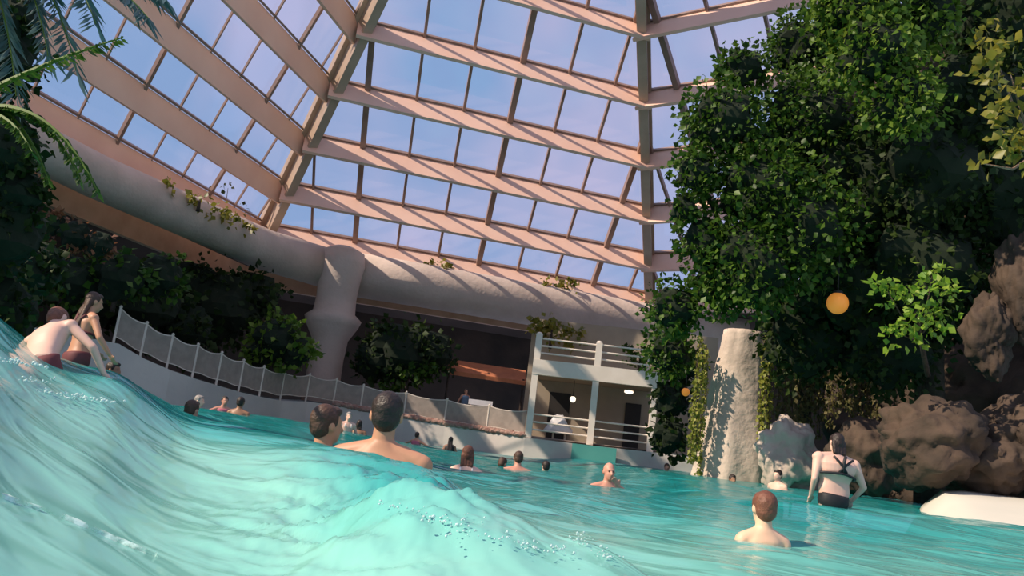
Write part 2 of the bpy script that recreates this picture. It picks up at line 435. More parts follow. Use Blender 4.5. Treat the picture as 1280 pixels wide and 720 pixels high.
fence = empty('netting_fence', FB[7], world=True)
tag(fence, 'long low fence of grey netting between pale posts along the curved pool wall', 'fence')
FH = 1.02
for k, p in enumerate(FB[:-1]):
    bm = nb(); q = p + Vector((0, 0, FH+.04)); tube(bm, [p-Vector((0, 0, .15)), q], .04, 8); ell(bm, q, (.055, .055, .055), sub=1); obj('post', bm, 'post', fence)
for p, q in zip(FB, FB[1:]):
    bm = nb(); n = 10; tops, bots = [], []
    for k in range(n+1):
        t = k/n; c = p.lerp(q, t); sag = .10*4*t*(1-t)
        tops.append(c+Vector((0, 0, FH-sag))); bots.append(c+Vector((0, 0, .16+.02*math.sin(t*6))))
    off = (inw(p, 1)-p)*.012
    for s in (-1, 1):
        vt = [bm.verts.new(v+off*s) for v in tops]; vb = [bm.verts.new(v+off*s) for v in bots]
        for k in range(n): bm.faces.new((vb[k], vb[k+1], vt[k+1], vt[k]))
    pn = obj('net_panel', bm, 'net', fence)
    bm = nb(); tube(bm, tops, .022, 6); obj('rope', bm, 'post', pn)
    bm = nb(); tube(bm, bots, .018, 6); obj('rope', bm, 'post', pn)
# pool floor
bm = nb(); vs = [bm.verts.new(v) for v in ((-24, -8, -1.5), (24, -8, -1.5), (24, 40, -1.5), (-24, 40, -1.5))]; bm.faces.new(vs)
tag(obj('floor', bm, 'poolfloor'), kind='structure')

# ------------------------------------------------------------------ water
# crest line seen from the pool: direction x/y, distance y, height
crest_px = [(-140, 330, 5.0), (0, 400, 5.0), (45, 436, 5.1), (100, 459, 5.3), (150, 468, 5.6), (200, 502, 5.6), (235, 524, 5.4), (300, 537, 5.0), (380, 548, 4.3),
            (440, 569, 3.75), (500, 580, 3.6), (545, 592, 3.45), (575, 616, 3.3), (610, 648, 3.1), (650, 680, 2.9), (690, 720, 2.7)]
cr = [at(*c) for c in crest_px]
CT = np.array([p.x/p.y for p in cr]); CY = np.array([p.y for p in cr]); CZ = np.array([p.z for p in cr])
CZ[-1] = 0.0
_t = np.linspace(-2.2, 1.2, 1400)
_z = np.interp(_t, CT, CZ, left=CZ[0], right=0.0); _y = np.interp(_t, CT, CY)
_k = np.exp(-(np.linspace(-3, 3, 41))**2/2); _k /= _k.sum()
_k2 = np.exp(-(np.linspace(-3, 3, 161))**2/2); _k2 /= _k2.sum()
CZS = np.convolve(np.pad(_z, 20, 'edge'), _k, 'valid'); CYS = np.convolve(np.pad(_y, 80, 'edge'), _k2, 'valid')
def sstep(a, b, x): t = np.clip((x-a)/(b-a), 0, 1); return t*t*(3-2*t)
def wh(x, y):
    x = np.asarray(x, float); y = np.asarray(y, float); ys = np.maximum(y, .3)
    t = x/ys
    cz = np.interp(t, _t, CZS); cy = np.interp(t, _t, CYS)
    fw = .30 + .22*sstep(.15, .7, -t)
    front = np.exp(-((np.minimum(y, cy)-cy)/(cy*fw))**2)
    back = np.exp(-((np.maximum(y, cy)-cy)/(1.5+.0*cy))**2)
    h = cz*np.where(y < cy, front, back)
    # swell further out on the left of the pool
    h += .36*np.exp(-((x+5.5)/3.2)**2)*sstep(7, 10, y)*(1-sstep(20, 27, y))
    h += .05*np.exp(-((y-9-.3*x)/1.2)**2)*sstep(-1, 2, x)
    h += .03*sstep(.8, 1.6, x)*sstep(3.2, 4.6, y)*(1-sstep(6, 8, y)) + .10*sstep(2, 3.5, x)*sstep(8, 9.3, y) + .10*sstep(1, 4, x)*sstep(12, 17, y)
    # small breaking wave close to the lens, right of centre
    cx = np.clip((x+.15)/.75, -2, 2)
    yc = 2.35-.22*x
    h += .17*np.exp(-((y-yc)/np.where(y > yc, .16, .45))**2)*np.exp(-((x-.05)/.45)**4)
    return h
def chop(x, y):
    out = np.zeros(len(x))
    for i in range(len(x)):
        p = Vector((x[i], y[i], 0)); dd = min(1, y[i]/8)
        o = .045*noise.noise(p*Vector((.9, .9, 1)).x if False else Vector((x[i]*.8, y[i]*1.1, 3)))
        o += .022*noise.noise(Vector((x[i]*2.1+y[i]*.7, y[i]*2.6, 9)))
        c_ = (x[i]*.51+y[i]*.86); a_ = x[i]*.86-y[i]*.51
        o += .016*noise.noise(Vector((a_*.9, c_*3.2, 17))) + .007*noise.noise(Vector((a_*2.2, c_*7.5, 27)))
        out[i] = o
    return out
def turb(x, y):                      # churned band behind and below the crest
    t = x/np.maximum(y, .3)
    return np.exp(-((t+.11)/.16)**2)*np.exp(-((y-2.75)/.85)**2)
NA, NR = 640, 460
ang = np.linspace(-1.15, 1.15, NA); rad = .45*np.exp(np.linspace(0, math.log(38/.45), NR))
AA, RR = np.meshgrid(ang, rad)
X = (RR*np.sin(AA)).ravel(); Y = (RR*np.cos(AA)).ravel()
Zw = wh(X, Y)+chop(X, Y)
tb = turb(X, Y)
for i in np.nonzero(tb > .03)[0]:
    p = Vector((X[i], Y[i], 0))
    Zw[i] += tb[i]*(.075*noise.fractal(Vector(((X[i]*.86-Y[i]*.51)*2.6, (X[i]*.51+Y[i]*.86)*6.5, 1)), .8, 2.2, 4) + .028*(1-2*abs(noise.noise(Vector(((X[i]*.86-Y[i]*.51)*5, (X[i]*.51+Y[i]*.86)*11, 4))))))
WP = [inw(p, .2) for p in wallpath]
wa = np.array([math.atan2(p.x, p.y) for p in WP]); wr = np.array([math.hypot(p.x, p.y) for p in WP]); so_ = np.argsort(wa)
lim = np.interp(np.arctan2(X, Y), wa[so_], wr[so_], left=30, right=33)
keepv = np.hypot(X, Y) < lim
me = bpy.data.meshes.new('pool_water'); me.vertices.add(NA*NR)
me.vertices.foreach_set('co', np.stack([X, Y, Zw], 1).ravel())
ii = np.arange(NR-1)[:, None]*NA + np.arange(NA-1)[None, :]
q = np.stack([ii, ii+1, ii+NA+1, ii+NA], -1).reshape(-1, 4).astype(np.int32)
q = q[keepv[q].any(axis=1)]
me.loops.add(q.size); me.loops.foreach_set('vertex_index', q.ravel()); me.polygons.add(len(q)); me.polygons.foreach_set('loop_start', np.arange(len(q), dtype=np.int32)*4)
me.update(calc_edges=True); me.polygons.foreach_set('use_smooth', [True]*len(q))
# how pale the water colour is by position, less along crest and churned band
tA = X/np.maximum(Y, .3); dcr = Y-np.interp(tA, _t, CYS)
crest_teal = np.exp(-(dcr/.75)**2)*sstep(-.02, .25, np.interp(tA, _t, CZS))
paleness = np.clip(-.6*crest_teal - .75*tb + 1.25*np.exp(-((X+1.1)/1.9)**2)*(1-sstep(2.2, 6.5, Y)) + .66*np.exp(-((X-2.2)/2.8)**2)*(1-sstep(3.5, 10, Y)) + .5*np.exp(-((X-6.5)/2.5)**2)*np.exp(-((Y-8)/4)**2), 0, 1)
at_ = me.attributes.new('paleness', 'FLOAT', 'POINT'); at_.data.foreach_set('value', paleness.astype(np.float32))
def water_mat():
    m = bpy.data.materials.new('wave_water'); m.use_nodes = True; nt = m.node_tree; b = nt.nodes['Principled BSDF']; out = nt.nodes['Material Output']
    A = nt.nodes.new('ShaderNodeAttribute'); A.attribute_name = 'paleness'
    tc = nt.nodes.new('ShaderNodeTexCoord')
    mp = nt.nodes.new('ShaderNodeMapping'); mp.vector_type = 'TEXTURE'; mp.inputs['Scale'].default_value = (1.7, .55, 1); mp.inputs['Rotation'].default_value = (0, 0, -.535)
    nt.links.new(tc.outputs['Object'], mp.inputs['Vector'])
    n = nt.nodes.new('ShaderNodeTexNoise'); n.inputs['Scale'].default_value = 1.4; n.inputs['Detail'].default_value = 5; n.inputs['Distortion'].default_value = .8
    nt.links.new(mp.outputs[0], n.inputs['Vector'])
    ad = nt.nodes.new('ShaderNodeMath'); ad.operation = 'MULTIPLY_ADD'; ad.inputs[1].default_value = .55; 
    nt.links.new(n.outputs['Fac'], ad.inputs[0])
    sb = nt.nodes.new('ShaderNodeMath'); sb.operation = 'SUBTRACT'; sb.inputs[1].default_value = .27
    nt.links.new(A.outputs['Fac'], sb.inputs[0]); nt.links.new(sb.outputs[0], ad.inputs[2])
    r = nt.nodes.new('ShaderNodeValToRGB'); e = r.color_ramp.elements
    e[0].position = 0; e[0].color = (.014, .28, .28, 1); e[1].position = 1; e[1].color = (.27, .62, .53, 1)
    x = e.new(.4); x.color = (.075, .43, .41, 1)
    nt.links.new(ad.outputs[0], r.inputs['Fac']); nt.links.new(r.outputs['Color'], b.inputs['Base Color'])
    b.inputs['Roughness'].default_value = .12; b.inputs['Specular IOR Level'].default_value = .15
    n2 = nt.nodes.new('ShaderNodeTexNoise'); n2.inputs['Scale'].default_value = 3.2; n2.inputs['Detail'].default_value = 1.5; n2.inputs['Distortion'].default_value = 1.2
    nt.links.new(mp.outputs[0], n2.inputs['Vector'])
    bp = nt.nodes.new('ShaderNodeBump'); bp.inputs['Strength'].default_value = .22; bp.inputs['Distance'].default_value = .06
    nt.links.new(n2.outputs['Fac'], bp.inputs['Height']); nt.links.new(bp.outputs['Normal'], b.inputs['Normal'])
    t = nt.nodes.new('ShaderNodeBsdfTransparent'); t.inputs['Color'].default_value = (.55, .95, .92, 1)
    mx = nt.nodes.new('ShaderNodeMixShader'); mx.inputs[0].default_value = .13
    nt.links.new(b.outputs[0], mx.inputs[1]); nt.links.new(t.outputs[0], mx.inputs[2]); nt.links.new(mx.outputs[0], out.inputs[0])
    return m
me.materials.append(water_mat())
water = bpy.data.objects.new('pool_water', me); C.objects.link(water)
tag(water, 'turquoise wave pool water heaped into swells', 'water', kind='stuff')
def wz(x, y): return float(wh([x], [y])[0])

# foam streaks and splash drops
def on_water(px, py, ymax=9):
    d_ = ray(px, py); best = None
    for k in range(1, 900):
        yy = .5+k*.01*ymax/9; p = O + d_*(yy/d_.y)
        if p.z < wz(p.x, p.y): return p
    return at(px, py, ymax)
def streak(pix, w, name, label):
    bm = nb(); pts = []
    for a, b in zip(pix, pix[1:]):
        for k in range(8): t = k/8; pts.append(on_water(a[0]+(b[0]-a[0])*t, a[1]+(b[1]-a[1])*t))
    rows = []
    for i, p in enumerate(pts):
        dv = (pts[min(i+1, len(pts)-1)]-pts[max(i-1, 0)]); s = Vector((-dv.y, dv.x, 0)).normalized()
        ww = w*(.35+.65*abs(noise.noise(p*6)))*math.sin(math.pi*(i+.5)/len(pts))**.5
        row = []
        for j in range(-2, 3):
            qv = p + s*ww*j/2
            z = wz(qv.x, qv.y)+.03*(1 if False else 1)*chopz(qv.x, qv.y)+.012*(1-abs(j)/2)
            row.append(bm.verts.new((qv.x, qv.y, z)))
        rows.append(row)
    for a, b in zip(rows, rows[1:]):
        for j in range(4): bm.faces.new((a[j], a[j+1], b[j+1], b[j]))
    tag(obj(name, bm, 'foam', None, True), label, 'foam', kind='stuff')
def chopz(x, y): return float(chop(np.array([x]), np.array([y]))[0])/.03
streak([(0, 628), (60, 648), (130, 672), (205, 700)], .022, 'foam_streak', 'thin white foam streak sliding down the near pale swell')

def splash(name, label, spots):
    bm = nb()
    for px, py, n, sp, sz, up in spots:
        c = on_water(px, py); sz *= .5
        for k in range(n):
            p = c + Vector((random.gauss(0, sp), random.gauss(0, sp), abs(random.gauss(0, up*.35))+.006))
            s = sz*(.4+random.random())
            ell(bm, p, (s*random.uniform(.8, 1.6), s, s*random.uniform(.7, 1.3)), sub=1)
    o = obj(name, bm, 'drop', None, True); tag(o, label, 'splash', kind='stuff')
gm = bpy.data.materials.new('splash_drop'); gm.use_nodes = True; b_ = gm.node_tree.nodes['Principled BSDF']
b_.inputs['Base Color'].default_value = (.75, .92, .90, 1); b_.inputs['Roughness'].default_value = .08; b_.inputs['Transmission Weight'].default_value = .45; b_.inputs['IOR'].default_value = 1.33
MT['drop'] = gm
splash('water_splash', 'sparkling water drops thrown up by the small breaking wave in front', [(560, 655, 60, .05, .006, .03), (600, 672, 45, .05, .006, .03), (655, 688, 30, .03, .006, .035), (690, 692, 26, .03, .006, .03), (728, 682, 26, .02, .006, .04), (755, 700, 22, .02, .006, .03), (520, 640, 40, .05, .005, .02)])
splash('water_splash', 'bright splash of drops in front of the maroon shorts at the left', [(65, 495, 70, .10, .011, .03), (90, 500, 50, .08, .012, .03), (10, 455, 60, .07, .012, .03), (30, 478, 30, .06, .010, .03)])

# ------------------------------------------------------------------ beach and rocks
b0, b1, b2_, b3 = at(1128, 616, 14.5), at(1330, 612, 14.0), at(1400, 740, 5.2), at(1150, 640, 10.5)
b1 = Vector((14, 13.2, .6)); b2_ = Vector((9.6, 3.6, 0))
bm = nb()
nU, nV = 22, 12; grid = []
for iu in range(nU):
    row = []
    for iv in range(nV):
        u_, v_ = iu/(nU-1), iv/(nV-1)
        p = b0.lerp(b1, u_).lerp(b3.lerp(b2_, u_), v_)
        p.z = .60 - .85*v_**1.15 - 1.0*max(0, 1-u_/.12)**2.0 + .02*noise.noise(p)
        row.append(bm.verts.new(p))
    grid.append(row)
for iu in range(nU-1):
    for iv in range(nV-1): bm.faces.new((grid[iu][iv], grid[iu+1][iv], grid[iu+1][iv+1], grid[iu][iv+1]))
res = bmesh.ops.extrude_face_region(bm, geom=bm.faces[:])
for v in res['geom']:
    if isinstance(v, bmesh.types.BMVert): v.co.z = -1.5
tag(obj('beach_slope', bm, 'beach', None, True), 'cream sloping pool bank rising from the water below the boulders', 'bank', kind='structure')

def boulder(px, py, y, rx, ry, rz, seed, label, m='rock', rotz=0, group=None):
    c = at(px, py, y); bm = nb(); bmesh.ops.create_icosphere(bm, subdivisions=5, radius=1)
    for v in bm.verts:
        d_ = .34*noise.fractal(v.co*1.3+Vector((seed*9, seed, 3)), .8, 2.2, 5) + .16*abs(noise.noise(v.co*3+Vector((seed, 0, 0))))
        # ridged, blocky
        v.co *= 1+d_
        v.co = Vector((v.co.x*rx, v.co.y*ry, v.co.z*rz))
    o = obj('boulder', bm, m, None, True); o.location = c; o.rotation_euler[2] = rotz
    tag(o, label, 'rock', group); return o
boulder(1165, 555, 14.5, .85, .9, .72, 1, 'rounded brown boulder rising at the woman\'s right hand side')
boulder(1232, 568, 14.6, .95, .9, .66, 2, 'broad dark boulder on the cream bank, between the tall and the edge boulder')
boulder(1310, 555, 14.2, .85, .9, .8, 3, 'grey brown boulder cut off by the right edge of the photo', rotz=.6)
boulder(1085, 575, 17.5, .75, .7, .75, 4, 'small dark boulder just behind the woman in black', rotz=1)
boulder(985, 570, 19.5, .7, .6, .85, 5, 'pale grey rock at the foot of the concrete pillar', 'palerock')
boulder(1003, 588, 20.5, .5, .5, .6, 6, 'low pale rock between pillar and woman in black', 'palerock', .5)
# cliff behind: rock face extended behind the trees to block light
def cliff(name, label, pts, m, seed, amp=.5):
    # pts: bottom-left, bottom-right, top-right, top-left; thick displaced slab
    bm = nb(); nu, nv = 46, 60
    a, b, c, d_ = [Vector(p) for p in pts]
    rows = []
    nrm = (b-a).cross(d_-a).normalized()
    if nrm.y > 0: nrm = -nrm
    for iv in range(nv):
        row = []
        for iu in range(nu):
            p = a.lerp(b, iu/(nu-1)).lerp(d_.lerp(c, iu/(nu-1)), iv/(nv-1))
            row.append(bm.verts.new(p + nrm*amp*(noise.fractal(p*.55+Vector((seed, 0, 0)), .8, 2.1, 5)+.8*abs(noise.noise(p*.35)))))
        rows.append(row)
    for r_, s_ in zip(rows, rows[1:]):
        for k in range(nu-1): bm.faces.new((r_[k], r_[k+1], s_[k+1], s_[k]))
    res = bmesh.ops.extrude_face_region(bm, geom=bm.faces[:])
    for v in res['geom']:
        if isinstance(v, bmesh.types.BMVert): v.co -= nrm*1.5
    return tag(obj(name, bm, m, None, True), label, 'cliff', kind='thing')
def ground(p, z=.2): p = Vector(p); p.z = z; return p
ca, cb = ground(at(1040, 500, 25)), ground(at(1420, 500, 17))
cliff('rock_cliff', 'tall brown rock cliff half hidden behind the trees above the boulders', [ca, cb, cb+Vector((.5, 1.5, 14)), ca+Vector((.5, 1.5, 17))], 'rock', 2, .8)
boulder(1235, 420, 15.8, .42, .5, .8, 8, 'sunlit brown crag jutting out of the cliff over the boulders')
boulder(1285, 365, 15.6, .5, .6, 1.1, 9, 'upper crag of brown rock beside the right edge of the photo')

# pillar
pil = empty('rock_pillar', ground(at(912, 600, 22), -.4)); tag(pil, 'pale concrete rock pillar standing in the water with vines down its sides', 'pillar')
pb = pil.location
bm = nb(); rings = []
H0 = at(915, 412, 22).z - pb.z
for k in range(40):
    t = k/39; w = 1.12*(1-t)+.52*t; ring = []
    cx_ = .12*t
    for j in range(48):
        a = 2*math.pi*j/48
        rr_ = 1 + .10*noise.noise(Vector((math.cos(a)*2, math.sin(a)*2, t*1.2))) + .06*noise.fractal(Vector((math.cos(a)*5, math.sin(a)*5, t*3)), .8, 2, 4)
        ring.append(bm.verts.new((cx_+math.cos(a)*w*rr_, math.sin(a)*w*.7*rr_, t*H0)))
    rings.append(ring)
for r_, s_ in zip(rings, rings[1:]):
    for j in range(48): bm.faces.new((r_[j], r_[(j+1) % 48], s_[(j+1) % 48], s_[j]))
bm.faces.new(rings[0][::-1]); bm.faces.new(rings[-1])
obj('pillar_body', bm, 'palerock', pil, True)

def vines(name, label, pxs, ytop, ybot, y, dens, m, size, group, spread=.06, jit=15):
    tops = [at(px, ytop+random.uniform(-jit, jit), y+random.uniform(-.3, .3)) for px in pxs]
    e = empty(name, tops[len(tops)//2]); tag(e, label, 'vine', group)
    P, D = [], []; bm = nb()
    for tp, px in zip(tops, pxs):
        bz = at(px, ybot+random.uniform(-2*jit, jit), y).z; n = max(6, int(dens*(tp.z-bz)))
        pts = [Vector((tp.x+.05*math.sin(k*1.3+px), tp.y, tp.z+(bz-tp.z)*k/7))-e.location for k in range(8)]
        tube(bm, pts, .012, 5)
        for k in range(n):
            z = random.random(); P.append((tp.x+random.gauss(0, spread), tp.y+random.gauss(0, spread), tp.z+(bz-tp.z)*z)); D.append((random.gauss(0, .6), random.gauss(0, .6)-.3, -1))
    P = np.array(P)-np.array(e.location)
    leaves('foliage', P, D, size, m, e); obj('stem', bm, 'bark', e)
vines('hanging_vine', 'yellow green vines hanging down the left flank of the concrete pillar', [876, 879, 882, 885, 872], 425, 580, 21.4, 60, 'vine', .10, 'hanging vines by the pillar', .04)
vines('hanging_vine', 'yellow green vine strand hanging at the right flank of the pillar', [955, 961, 966, 958], 430, 545, 21.2, 60, 'vine', .10, 'hanging vines by the pillar', .04)
vines('hanging_vine', 'curtain of brownish vines hanging right of the pillar above the pale rocks', list(range(975, 1100, 6)), 425, 535, 22.5, 55, 'dryvine', .12, 'hanging vines by the pillar', .09)

# ------------------------------------------------------------------ balcony
BL, BR = at(660, 546, 33), at(812, 562, 32.5); zb = .9
ba = empty('balcony', (BL.x, BL.y, zb), math.atan2(BR.y-BL.y, BR.x-BL.x)); tag(ba, 'white two storey balcony with railings standing on the pool wall', 'balcony')
W_ = (Vector((BR.x, BR.y, 0))-Vector((BL.x, BL.y, 0))).length; XM = W_*.51
for x_, h_ in ((0, 4.15), (XM, 4.05), (W_, 2.9)):
    bm = nb(); bar(bm, (x_, 0, -.1), (x_, 0, h_), .26, .26, Vector((0, 1, 0))); lathe(bm, (x_, 0, h_), [(.13, 0), (.11, .06), (.04, .09)], 12); obj('post', bm, 'white', ba)
bm = nb(); bar(bm, (-.13, 0, 2.78), (W_+.15, 0, 2.78), .3, .62); obj('floor_beam', bm, 'white', ba)
bm = nb(); box(bm, (-.1, .15, 2.6), (W_+.1, 4.0, 2.85)); obj('floor_slab', bm, 'beige', ba)
bm = nb(); box(bm, (-.6, 3.8, -.2), (W_+3, 4.1, 5.4)); obj('rear_wall', bm, 'beige', ba)
bm = nb(); box(bm, (.55, 3.74, 0), (1.5, 3.8, 2.1)); bm2 = obj('doorway', bm, 'dark', ba)
bm = nb(); box(bm, (W_-.9, 3.74, 0), (W_-.2, 3.8, 2.0)); obj('doorway', bm, 'dark', ba)
for z_ in (.24, .55, .86):
    for x0_, x1_ in ((.1, XM-.1), (XM+.1, W_-.1)):
        bm = nb(); tube(bm, [(x0_, 0, z_), (x1_, 0, z_)], .035, 8); obj('rail', bm, 'white', ba)
for z_ in (3.38, 3.68, 3.98):
    for x0_, x1_ in ((.1, XM-.1), (XM+.1, W_-.35)):
        bm = nb(); tube(bm, [(x0_, 0, z_), (x1_, 0, z_-.02)], .035, 8); obj('rail', bm, 'white', ba)
bm = nb(); tube(bm, [(W_-.35, 0, 3.05), (W_-.35, 0, 4.0), (W_+.1, 1.0, 4.0)], .04, 8); obj('rail', bm, 'white', ba)
bm = nb(); box(bm, (-.1, 0.1, -.25), (W_+.3, 3.9, -.02)); obj('lower_floor', bm, 'deck', ba)
# lamps
def globe(px, py, y, r, m, label, name='globe_lamp', hang=.6):
    e = empty(name, at(px, py, y)); tag(e, label, 'lamp')
    bm = nb(); ell(bm, (0, 0, 0), (r, r, r*1.05), sub=3); obj('globe', bm, m, e, True)
    bm = nb(); lathe(bm, (0, 0, r*.9), [(r*.5, 0), (r*.45, r*.25), (r*.1, r*.35)], 14); tube(bm, [(0, 0, r), (0, 0, hang)], .012, 6); obj('hanger', bm, 'dark', e)
globe(716, 499, 35, .13, 'globe', 'round white globe lamp glowing inside the lower balcony', hang=1.2)
e = empty('ceiling_lamp', at(786, 490, 34.6)); tag(e, 'flat oval ceiling lamp under the balcony floor', 'lamp')
bm = nb(); ell(bm, (0, 0, 0), (.2, .2, .08)); obj('diffuser', bm, 'globe', e, True); bm = nb(); lathe(bm, (0, 0, .05), [(.22, 0), (.22, .05), (.1, .09)], 18); obj('mount', bm, 'white', e)
globe(857, 490, 26, .13, 'amber', 'small amber lantern hanging left of the pillar', 'lantern', 1.0)
globe(1047, 379, 17, .23, 'amber', 'round orange lantern glowing in front of the dark trees', 'lantern', 1.4)
# white towel behind rail, awning, sign
e = empty('towelled_chair', Vector((BL.x+1.35, BL.y+.8, zb))); tag(e, 'chair draped with a pale pink white towel behind the lower railing', 'chair')
bm = nb(); rings_ = []
for k, (rx, ry, z) in enumerate(((.62, .4, 0.25), (.58, .36, .4), (.42, .26, .62), (.22, .16, .9), (.12, .09, 1.0))): rings_.append((Vector((-.1+.0*k, .1*k*.3, z)), rx, ry, None))
loft(bm, rings_); 
for v in bm.verts: v.co += Vector((.03*math.sin(v.co.z*20), 0, .03*math.sin(v.co.x*14)))
obj('towel', bm, 'white_cloth', e, True)
for sx in (-.3, .2):
    for sy in (-.15, .2):
        bm = nb(); tube(bm, [(sx, sy, -.02), (sx, sy, .3)], .025, 8); obj('leg', bm, 'white', e)
aw = empty('awning', at(612, 470, 38)); tag(aw, 'terracotta orange awning in the shade behind the fence', 'awning')
bm = nb(); v = [bm.verts.new(p) for p in ((-2.0, -.6, .0), (1.7, -.6, -.1), (1.7, .9, .55), (-2.0, .9, .65))]; bm.faces.new(v); bm.faces.new([bm.verts.new(p.co-Vector((0, 0, .05))) for p in v][::-1])
v2 = [bm.verts.new(p) for p in ((-2.0, -.62, .0), (1.7, -.62, -.1), (1.7, -.62, -.28), (-2.0, -.62, -.2))]; bm.faces.new(v2)
obj('canopy', bm, 'orange_awning', aw)
for sx in (-1.9, 1.6):
    bm = nb(); tube(bm, [(sx, -.5, -3.2), (sx, -.5, .0)], .05, 8); obj('post', bm, 'bark', aw)
sg = empty('sign_board', at(600, 503, 35.2)); tag(sg, 'small white board on a post behind the fence', 'sign')
bm = nb(); box(bm, (-.5, -.03, -.13), (.55, .03, .1)); obj('board', bm, 'white_cloth', sg); bm = nb(); tube(bm, [(0.4, 0.05, -1.3), (.4, .05, 0)], .03, 8); obj('post', bm, 'post', sg)

# ------------------------------------------------------------------ people
def person(label, px, py, y, H=1.72, face=0.0, skin='pale', hair='hairdark', style='short', lean=0.0, arms=None, clothes=(), female=False, voxel=.014, headturn=0.0, headnod=0.0, build=1.0, hip_bend=0.0, top_is='head', roll=0.0):
    """px,py: where the crown of the head is seen; y: distance; face: heading, 0 looks to the camera."""
    s = H/1.75
    e = empty('person'); tag(e, label, 'person', 'bathers in the wave pool')
    e.rotation_euler = (0, roll, face)
    PV = Vector((0, 0, .95)); RL = Matrix.Rotation(lean, 3, 'X')
    def T(p):
        p = Vector(p)*1.0
        if p.z > .95: p = PV + RL @ (p-PV)
        return p*s
    sw = (.168 if female else .19)*build; hw = .175 if female else .165
    bm = nb(); RI = RL
    prof = [(.86, hw*.85, .10), (.94, hw, .115), (1.04, .142*build, .10), (1.14, (.128 if female else .142)*build, .096), (1.26, .158*build, .108*build), (1.35, .175*build, .112*build), (1.42, .165*build, .092), (1.465, .11, .072), (1.50, .066, .062)]
    loft(bm, [(T((0, .008 if z > 1.2 else 0, z)), rx*s, ry*s, RI) for z, rx, ry in prof])
    hc = Vector((0, -.012, 1.635)); HR = Matrix.Rotation(headturn, 3, 'Z') @ Matrix.Rotation(headnod, 3, 'X')
    nk = Vector((0, 0, 1.52))
    def TH_(p): return T(nk + HR @ (Vector(p)+hc-nk))
    HRR = RI @ HR
    cap(bm, T((0, .01, 1.44)), T((0, .0, 1.58)), .062*s, .056*s)
    ell(bm, TH_((0, .012, .022)), (.076*s, .094*s, .100*s), HRR)
    ell(bm, TH_((0, -.022, -.035)), (.062*s, .070*s, .085*s), HRR)
    ell(bm, TH_((0, -.055, -.085)), (.034*s, .03*s, .028*s), HRR)            # chin
    cap(bm, TH_((0, -.085, .012)), TH_((0, -.108, -.03)), .010*s, .016*s)     # nose
    ell(bm, TH_((0, -.083, -.062)), (.026*s, .014*s, .009*s), HRR, 2)         # lips
    ell(bm, TH_((0, -.076, .03)), (.056*s, .016*s, .010*s), HRR, 2)           # brow
    for q in (-1, 1): ell(bm, TH_((q*.078, .012, -.005)), (.012*s, .020*s, .033*s), HRR, 2)
    arms = arms or {}
    for q, key in ((-1, 'R'), (1, 'L')):
        sh = Vector((q*sw, .005, 1.405))
        el_, wr_ = arms.get(key, ((q*.07, .03, -.29), (q*.09, -.06, -.53)))
        a_, b_, c_ = T(sh), T(sh)+RI@Vector(el_)*s, T(sh)+RI@Vector(wr_)*s
        ell(bm, a_, (.060*s*build, .058*s, .060*s)); cap(bm, T((q*.05, .012, 1.462)), T((q*sw*.93, .008, 1.418)), .052*s, .054*s)
        cap(bm, a_, b_, .050*s*build, .038*s); cap(bm, b_, c_, .039*s, .027*s)
        dr = (c_-b_).normalized(); sd = dr.cross(Vector((0, 1, .2))).normalized(); nr = dr.cross(sd)
        pc = c_+dr*.05*s
        rot = Matrix((sd, nr, dr)).transposed()
        ell(bm, pc, (.042*s, .017*s, .055*s), rot, 2)
        for f_, ln in zip((-1.5, -.5, .5, 1.5), (.062, .078, .083, .072)):
            k0 = pc+sd*f_*.019*s+dr*.04*s; k1 = k0+(dr+nr*.2)*ln*.55*s; k2 = k1+(dr+nr*.7).normalized()*ln*.5*s
            cap(bm, k0, k1, .0095*s, .009*s, 8); cap(bm, k1, k2, .009*s, .0075*s, 8)
        t0 = pc-sd*.03*s-dr*.02*s; t1 = t0+(-sd*.8+dr).normalized()*.04*s; cap(bm, t0, t1, .012*s, .010*s, 8); cap(bm, t1, t1+dr*.03*s, .010*s, .008*s, 8)
    for q in (-1, 1):
        hp, kn, an = Vector((q*.09, 0, .90))*s, Vector((q*.10, -.02-hip_bend*.35, .49+hip_bend*.1))*s, Vector((q*.10, .03, .09))*s
        cap(bm, hp, kn, .085*s, .055*s); cap(bm, kn, an, .055*s, .036*s)
        cap(bm, an+Vector((0, .02, -.04))*s, an+Vector((0, -.14, -.055))*s, .036*s, .03*s)
    body = remeshed('body', bm, skin, voxel, e, 3)
    # hair
    if style:
        bm = nb()
        if style == 'bald':
            for q in (-1, 1): ell(bm, TH_((q*.062, .035, .0)), (.022*s, .05*s, .04*s), HRR)
            ell(bm, TH_((0, .075, .0)), (.06*s, .03*s, .05*s), HRR)
        else:
            ell(bm, TH_((0, .026, .040)), (.083*s, .094*s, .093*s), HRR)
            ell(bm, TH_((0, .050, -.005)), (.076*s, .064*s, .080*s), HRR)
            ell(bm, TH_((0, -.035, .085)), (.058*s, .052*s, .035*s), HRR)
            for q in (-1, 1): ell(bm, TH_((q*.071, .0, .035)), (.014*s, .03*s, .05*s), HRR)
            if style == 'long':
                for q in (-.05, -.02, .02, .05): cap(bm, TH_((q, .07, -.02)), T((q*1.5, .13, 1.28)), .036*s, .022*s)
            if style == 'mid':
                for q in (-.06, -.02, .02, .06): cap(bm, TH_((q, .055, -.01)), TH_((q*1.1, .07, -.15)), .036*s, .024*s)
            if style == 'pony':
                ell(bm, TH_((0, .11, .06)), (.035*s,)*3); cap(bm, TH_((0, .12, .05)), TH_((0.01, .13, -.14)), .03*s, .014*s)
        hr = remeshed('hair', bm, hair, max(voxel*.7, .009), e, 2)
    for q in (-1, 1):
        if y < 14 and abs(((face+math.pi) % (2*math.pi))-math.pi) < 1.7:
            bm = nb(); ell(bm, TH_((q*.031, -.079, .008)), (.013*s, .008*s, .008*s), HRR, 2); obj('eye', bm, 'eye', e, True)
